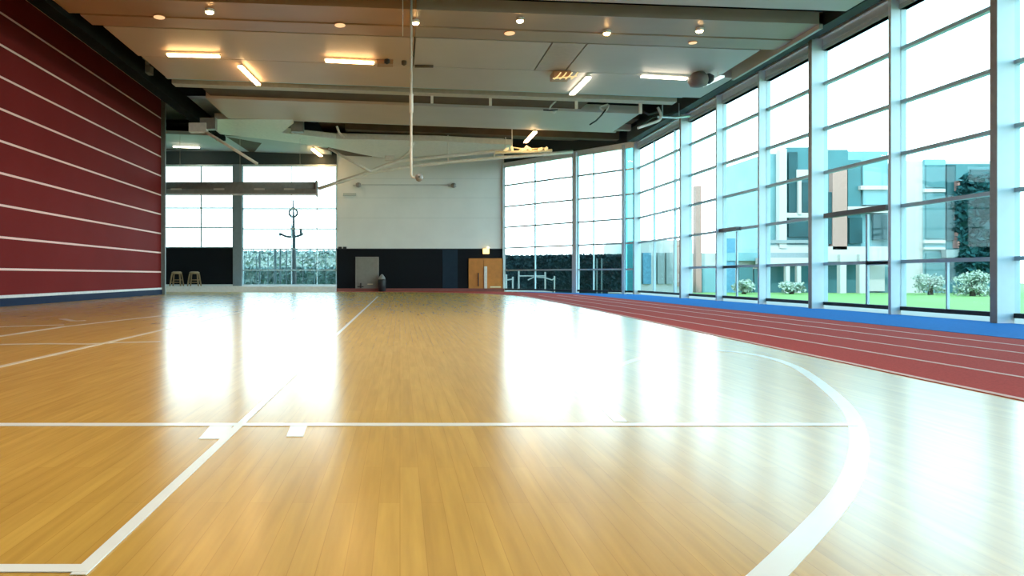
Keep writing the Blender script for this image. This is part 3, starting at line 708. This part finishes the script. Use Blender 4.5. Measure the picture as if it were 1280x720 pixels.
# white end block at far left of right wall
b5 = building('bright white block with three narrow windows seen through the farthest side panes', 798, 866, 300, 47, 'b_white')
part('window', 'b_blue', b5, [(804, 814, 316, 355)], 46.8, .2)
part('window', 'b_grey', b5, [(822, 830, 316, 355), (833, 841, 316, 355)], 46.8, .2)
part('pink_panel', 'b_pink', b5, [(845, 853, 300, 358)], 46.8, .2)

def tree(label, px0, px1, ytop, ybot, d, mat, n=2600, name='tree', size=.28):
    a, b = at(px0, ytop, d), at(px1, ybot, d); c = Vector(((a.x+b.x)/2, d+1, (a.z+b.z)/2)); rx, rz = (b.x-a.x)/2, (a.z-b.z)/2
    t = thing(name, label, 'tree' if name == 'tree' else 'shrub', (c.x, c.y, -.25))
    blobs = [(Vector((random.uniform(-.62, .62)*rx, random.uniform(-.6, .6), random.uniform(-.75, .72)*rz)), random.uniform(.36, .5)) for _ in range(30)]
    def fn():
        o, k = random.choice(blobs)
        v = Vector((random.gauss(0, 1), random.gauss(0, 1), random.gauss(0, 1))).normalized()*k*random.uniform(.3, 1.02)
        return c+o+Vector((v.x*rx, v.y*min(rx, 1.2), v.z*min(rz, rx*1.3)))
    MB().leaves(n, fn, size).build('crown', mat, t)
    MB().tube([(c.x, c.y, -.25), (c.x+.05, c.y, c.z-rz*.5), (c.x, c.y, c.z+rz*.3)], [.16, .12, .05], 8).build('trunk', 'bark', t, smooth=True)
    return t
tree('dark green tree in front of the brick pier outside the right panes', 1207, 1268, 204, 356, 43.5, 'leaf', 7000, size=.24)
tree('pale rounded shrub at the lawn edge under the dark tree', 1208, 1258, 340, 370, 41, 'leaf_pale', 2200, 'shrub', .09)
tree('pale rounded shrub at the lawn edge before the glass tower', 1160, 1196, 343, 366, 44, 'leaf_pale', 1400, 'shrub', .09)
tree('pale shrub on the lawn outside the middle panes', 926, 952, 350, 366, 46, 'leaf_pale', 700, 'shrub', .14)
tree('pale shrub on the lawn before the teal glazed block', 985, 1015, 352, 366, 46, 'leaf_pale', 700, 'shrub', .14)

def hedge(label, p0, p1, h, w, mat, n, size=.16):
    p0, p1 = Vector(p0), Vector(p1); t = thing('hedge', label, 'hedge', (*((p0+p1)/2), -.25)); L_ = (p1-p0).length; dr = (p1-p0)/L_; nn = Vector((dr.y, -dr.x))
    MB().seg(p0, p1, -w/2+.1, w/2-.1, -.25, h-.12).build('core', mat, t)
    def fn():
        u = random.uniform(0, L_); k = random.random()
        if k < .4: v, z = random.uniform(-w/2, w/2), h+random.uniform(-.12, .1)
        else: v, z = random.choice((-w/2, w/2)), random.uniform(0, h)
        p = p0+dr*u+nn*v; return (p.x, p.y, z)
    MB().leaves(n, fn, size).build('leaves', mat, t)
hedge('long dark clipped hedge behind the white rails outside the far right windows', (7.0, 50), (15.4, 46.4), at(0, 322, 50).z, 1.2, 'hedge', 5000)
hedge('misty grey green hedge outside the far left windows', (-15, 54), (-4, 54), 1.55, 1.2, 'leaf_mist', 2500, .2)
hedge('taller pale misty hedge further off beyond the far left windows', (-17.5, 64), (-4.5, 64), at(0, 316, 64).z, 1.5, pm('far_mist_leaves', (.26, .33, .33), .9, noise=.3), 1800, .3)  # distance haze put into the lighter leaf colour
# rails outside the far right windows
t = thing('guard_rail', 'white guard rail of posts and bars before the dark hedge', 'rail', (8.5, 46.5, -.25))
for px, yt in ((633, 343), (641, 346), (648.5, 338), (681.5, 340), (693, 345)):
    a = at(px, yt, 46.5); MB().tube([(a.x, a.y, -.25), a], .055, 8).build('post', 'rail', t)
for pts in ([(648.5, 345), (681.5, 345)], [(660, 350), (668, 346), (680, 347), (690, 350), (694, 347)], [(634, 350), (641, 349)]):
    MB().tube(q(pts, 46.4), .04, 8).build('bar', 'rail', t)
for px, lab in ((746, 'grey post outside the narrow far right window, left one'), (752, 'grey post outside the narrow far right window, right one')):
    a = at(px, 323, 45.5); tag(MB().tube([(a.x, a.y, -.25), a], .05, 8).build('outdoor_post', 'pole_teal'), lab, 'post', 'outdoor posts')
# posts and mast outside the far left windows
for px, yt, r, lab in ((324.5, 314, .07, 'dark slim post outside the far left window, nearest the grey column'), (344, 312, .10, 'thick grey post outside the far left window'), (350.5, 311, .06, 'slim grey post just right of the thick one'), (358, 312, .05, 'slim grey post just left of the tall mast')):
    a = at(px, yt, 49); tag(MB().tube([(a.x, a.y, -.25), a], r, 8).build('outdoor_post', 'pole_teal'), lab, 'post', 'outdoor posts')
a = at(367, 262, 49)
t = thing('floodlight_mast', 'tall dark mast with ring and curved cross arm outside the far left window', 'mast', (a.x, a.y, -.25))
e = at(367.5, 297, 49); MB().tube([(e.x, e.y, -.25), at(367.5, 330, 49), e, at(366.5, 250, 49)], [.2, .16, .12, .045], 10).build('mast_pole', 'pole_dark', t)
MB().tube(smooth_pts(q([(350, 292), (358, 295.5), (367, 296), (374, 294.5), (379, 292)], 49), 3), .085, 8).build('cross_arm', 'pole_dark', t, smooth=True)
MB().tube([at(366, 282, 49), at(366, 297, 49)], .15, 10).build('junction_box', 'pole_dark', t)
MB().tube([at(376, 287, 49), at(376.5, 295, 49)], .10, 8).build('floodlight', 'pole_dark', t)
MB().tube([at(350, 291, 49), at(350, 295, 49)], .09, 8).build('floodlight', 'pole_dark', t)
rc = at(366.5, 266, 49); MB().tube([rc+Vector((math.cos(i/14*2*math.pi)*.3, 0, math.sin(i/14*2*math.pi)*.3)) for i in range(15)], .075, 8).build('ring', 'pole_dark', t)
MB().lathe(at(366.5, 260.5, 49), [(.03, -.12), (.14, -.05), (.14, .06), (.03, .12)], 12).build('lamp_head', 'pole_dark', t)
t = thing('boundary_fence', 'thin wire boundary fence outside the far left window', 'fence', (at(380, 0, 50).x, 50, -.25))
for yy in (322, 337.5, 348):
    MB().tube([at(303, yy, 50), at(423, yy, 50)], .025, 6).build('fence_wire', 'pole_teal', t)
for k in range(9):
    px = 306+k*14.5; a = at(px, 320, 50); MB().tube([(a.x, a.y, -.25), a], .035, 6).build('fence_post', 'pole_teal', t)

# ------------------------------------------------------------------ world, sun, camera
w = bpy.data.worlds.new('sky'); bpy.context.scene.world = w; w.use_nodes = True
bg = w.node_tree.nodes['Background']
tc = w.node_tree.nodes.new('ShaderNodeTexCoord'); sp = w.node_tree.nodes.new('ShaderNodeSeparateXYZ'); rp = w.node_tree.nodes.new('ShaderNodeValToRGB')
rp.color_ramp.elements[0].position = 0.0; rp.color_ramp.elements[0].color = (.83, .965, 1, 1)
rp.color_ramp.elements[1].position = .45; rp.color_ramp.elements[1].color = (.24, .44, .52, 1)
for p_, c_ in ((.11, (.80, .96, 1, 1)), (.24, (.44, .70, .78, 1))):
    e_ = rp.color_ramp.elements.new(p_); e_.color = c_
w.node_tree.links.new(tc.outputs['Generated'], sp.inputs[0]); w.node_tree.links.new(sp.outputs['Z'], rp.inputs['Fac'])
w.node_tree.links.new(rp.outputs[0], bg.inputs['Color']); bg.inputs['Strength'].default_value = 7.4
s = bpy.data.lights.new('sun', 'SUN'); s.energy = 3.5; s.angle = math.radians(4); s.color = (1, .95, .88)
so = bpy.data.objects.new('sun', s); C.objects.link(so); so.rotation_euler = (math.radians(48), 0, math.radians(-35))

cam = bpy.data.cameras.new('camera'); co = bpy.data.objects.new('camera', cam); C.objects.link(co)
co.location = (0, 0, EYE); co.rotation_euler = (math.pi/2, 0, 0)
cam.sensor_width = 36; cam.lens = F*36/1280; cam.shift_x = (640-VX)/1280; cam.shift_y = -(360-VY)/1280
cam.clip_end = 500; cam.clip_start = .05
sc = bpy.context.scene; sc.camera = co
sc.view_settings.view_transform = 'Standard'; sc.view_settings.look = 'None'; sc.view_settings.exposure = 0.0
sc.cycles.max_bounces = 10; sc.cycles.transparent_max_bounces = 12; sc.cycles.use_denoising = True
sc.cycles.sample_clamp_indirect = 8
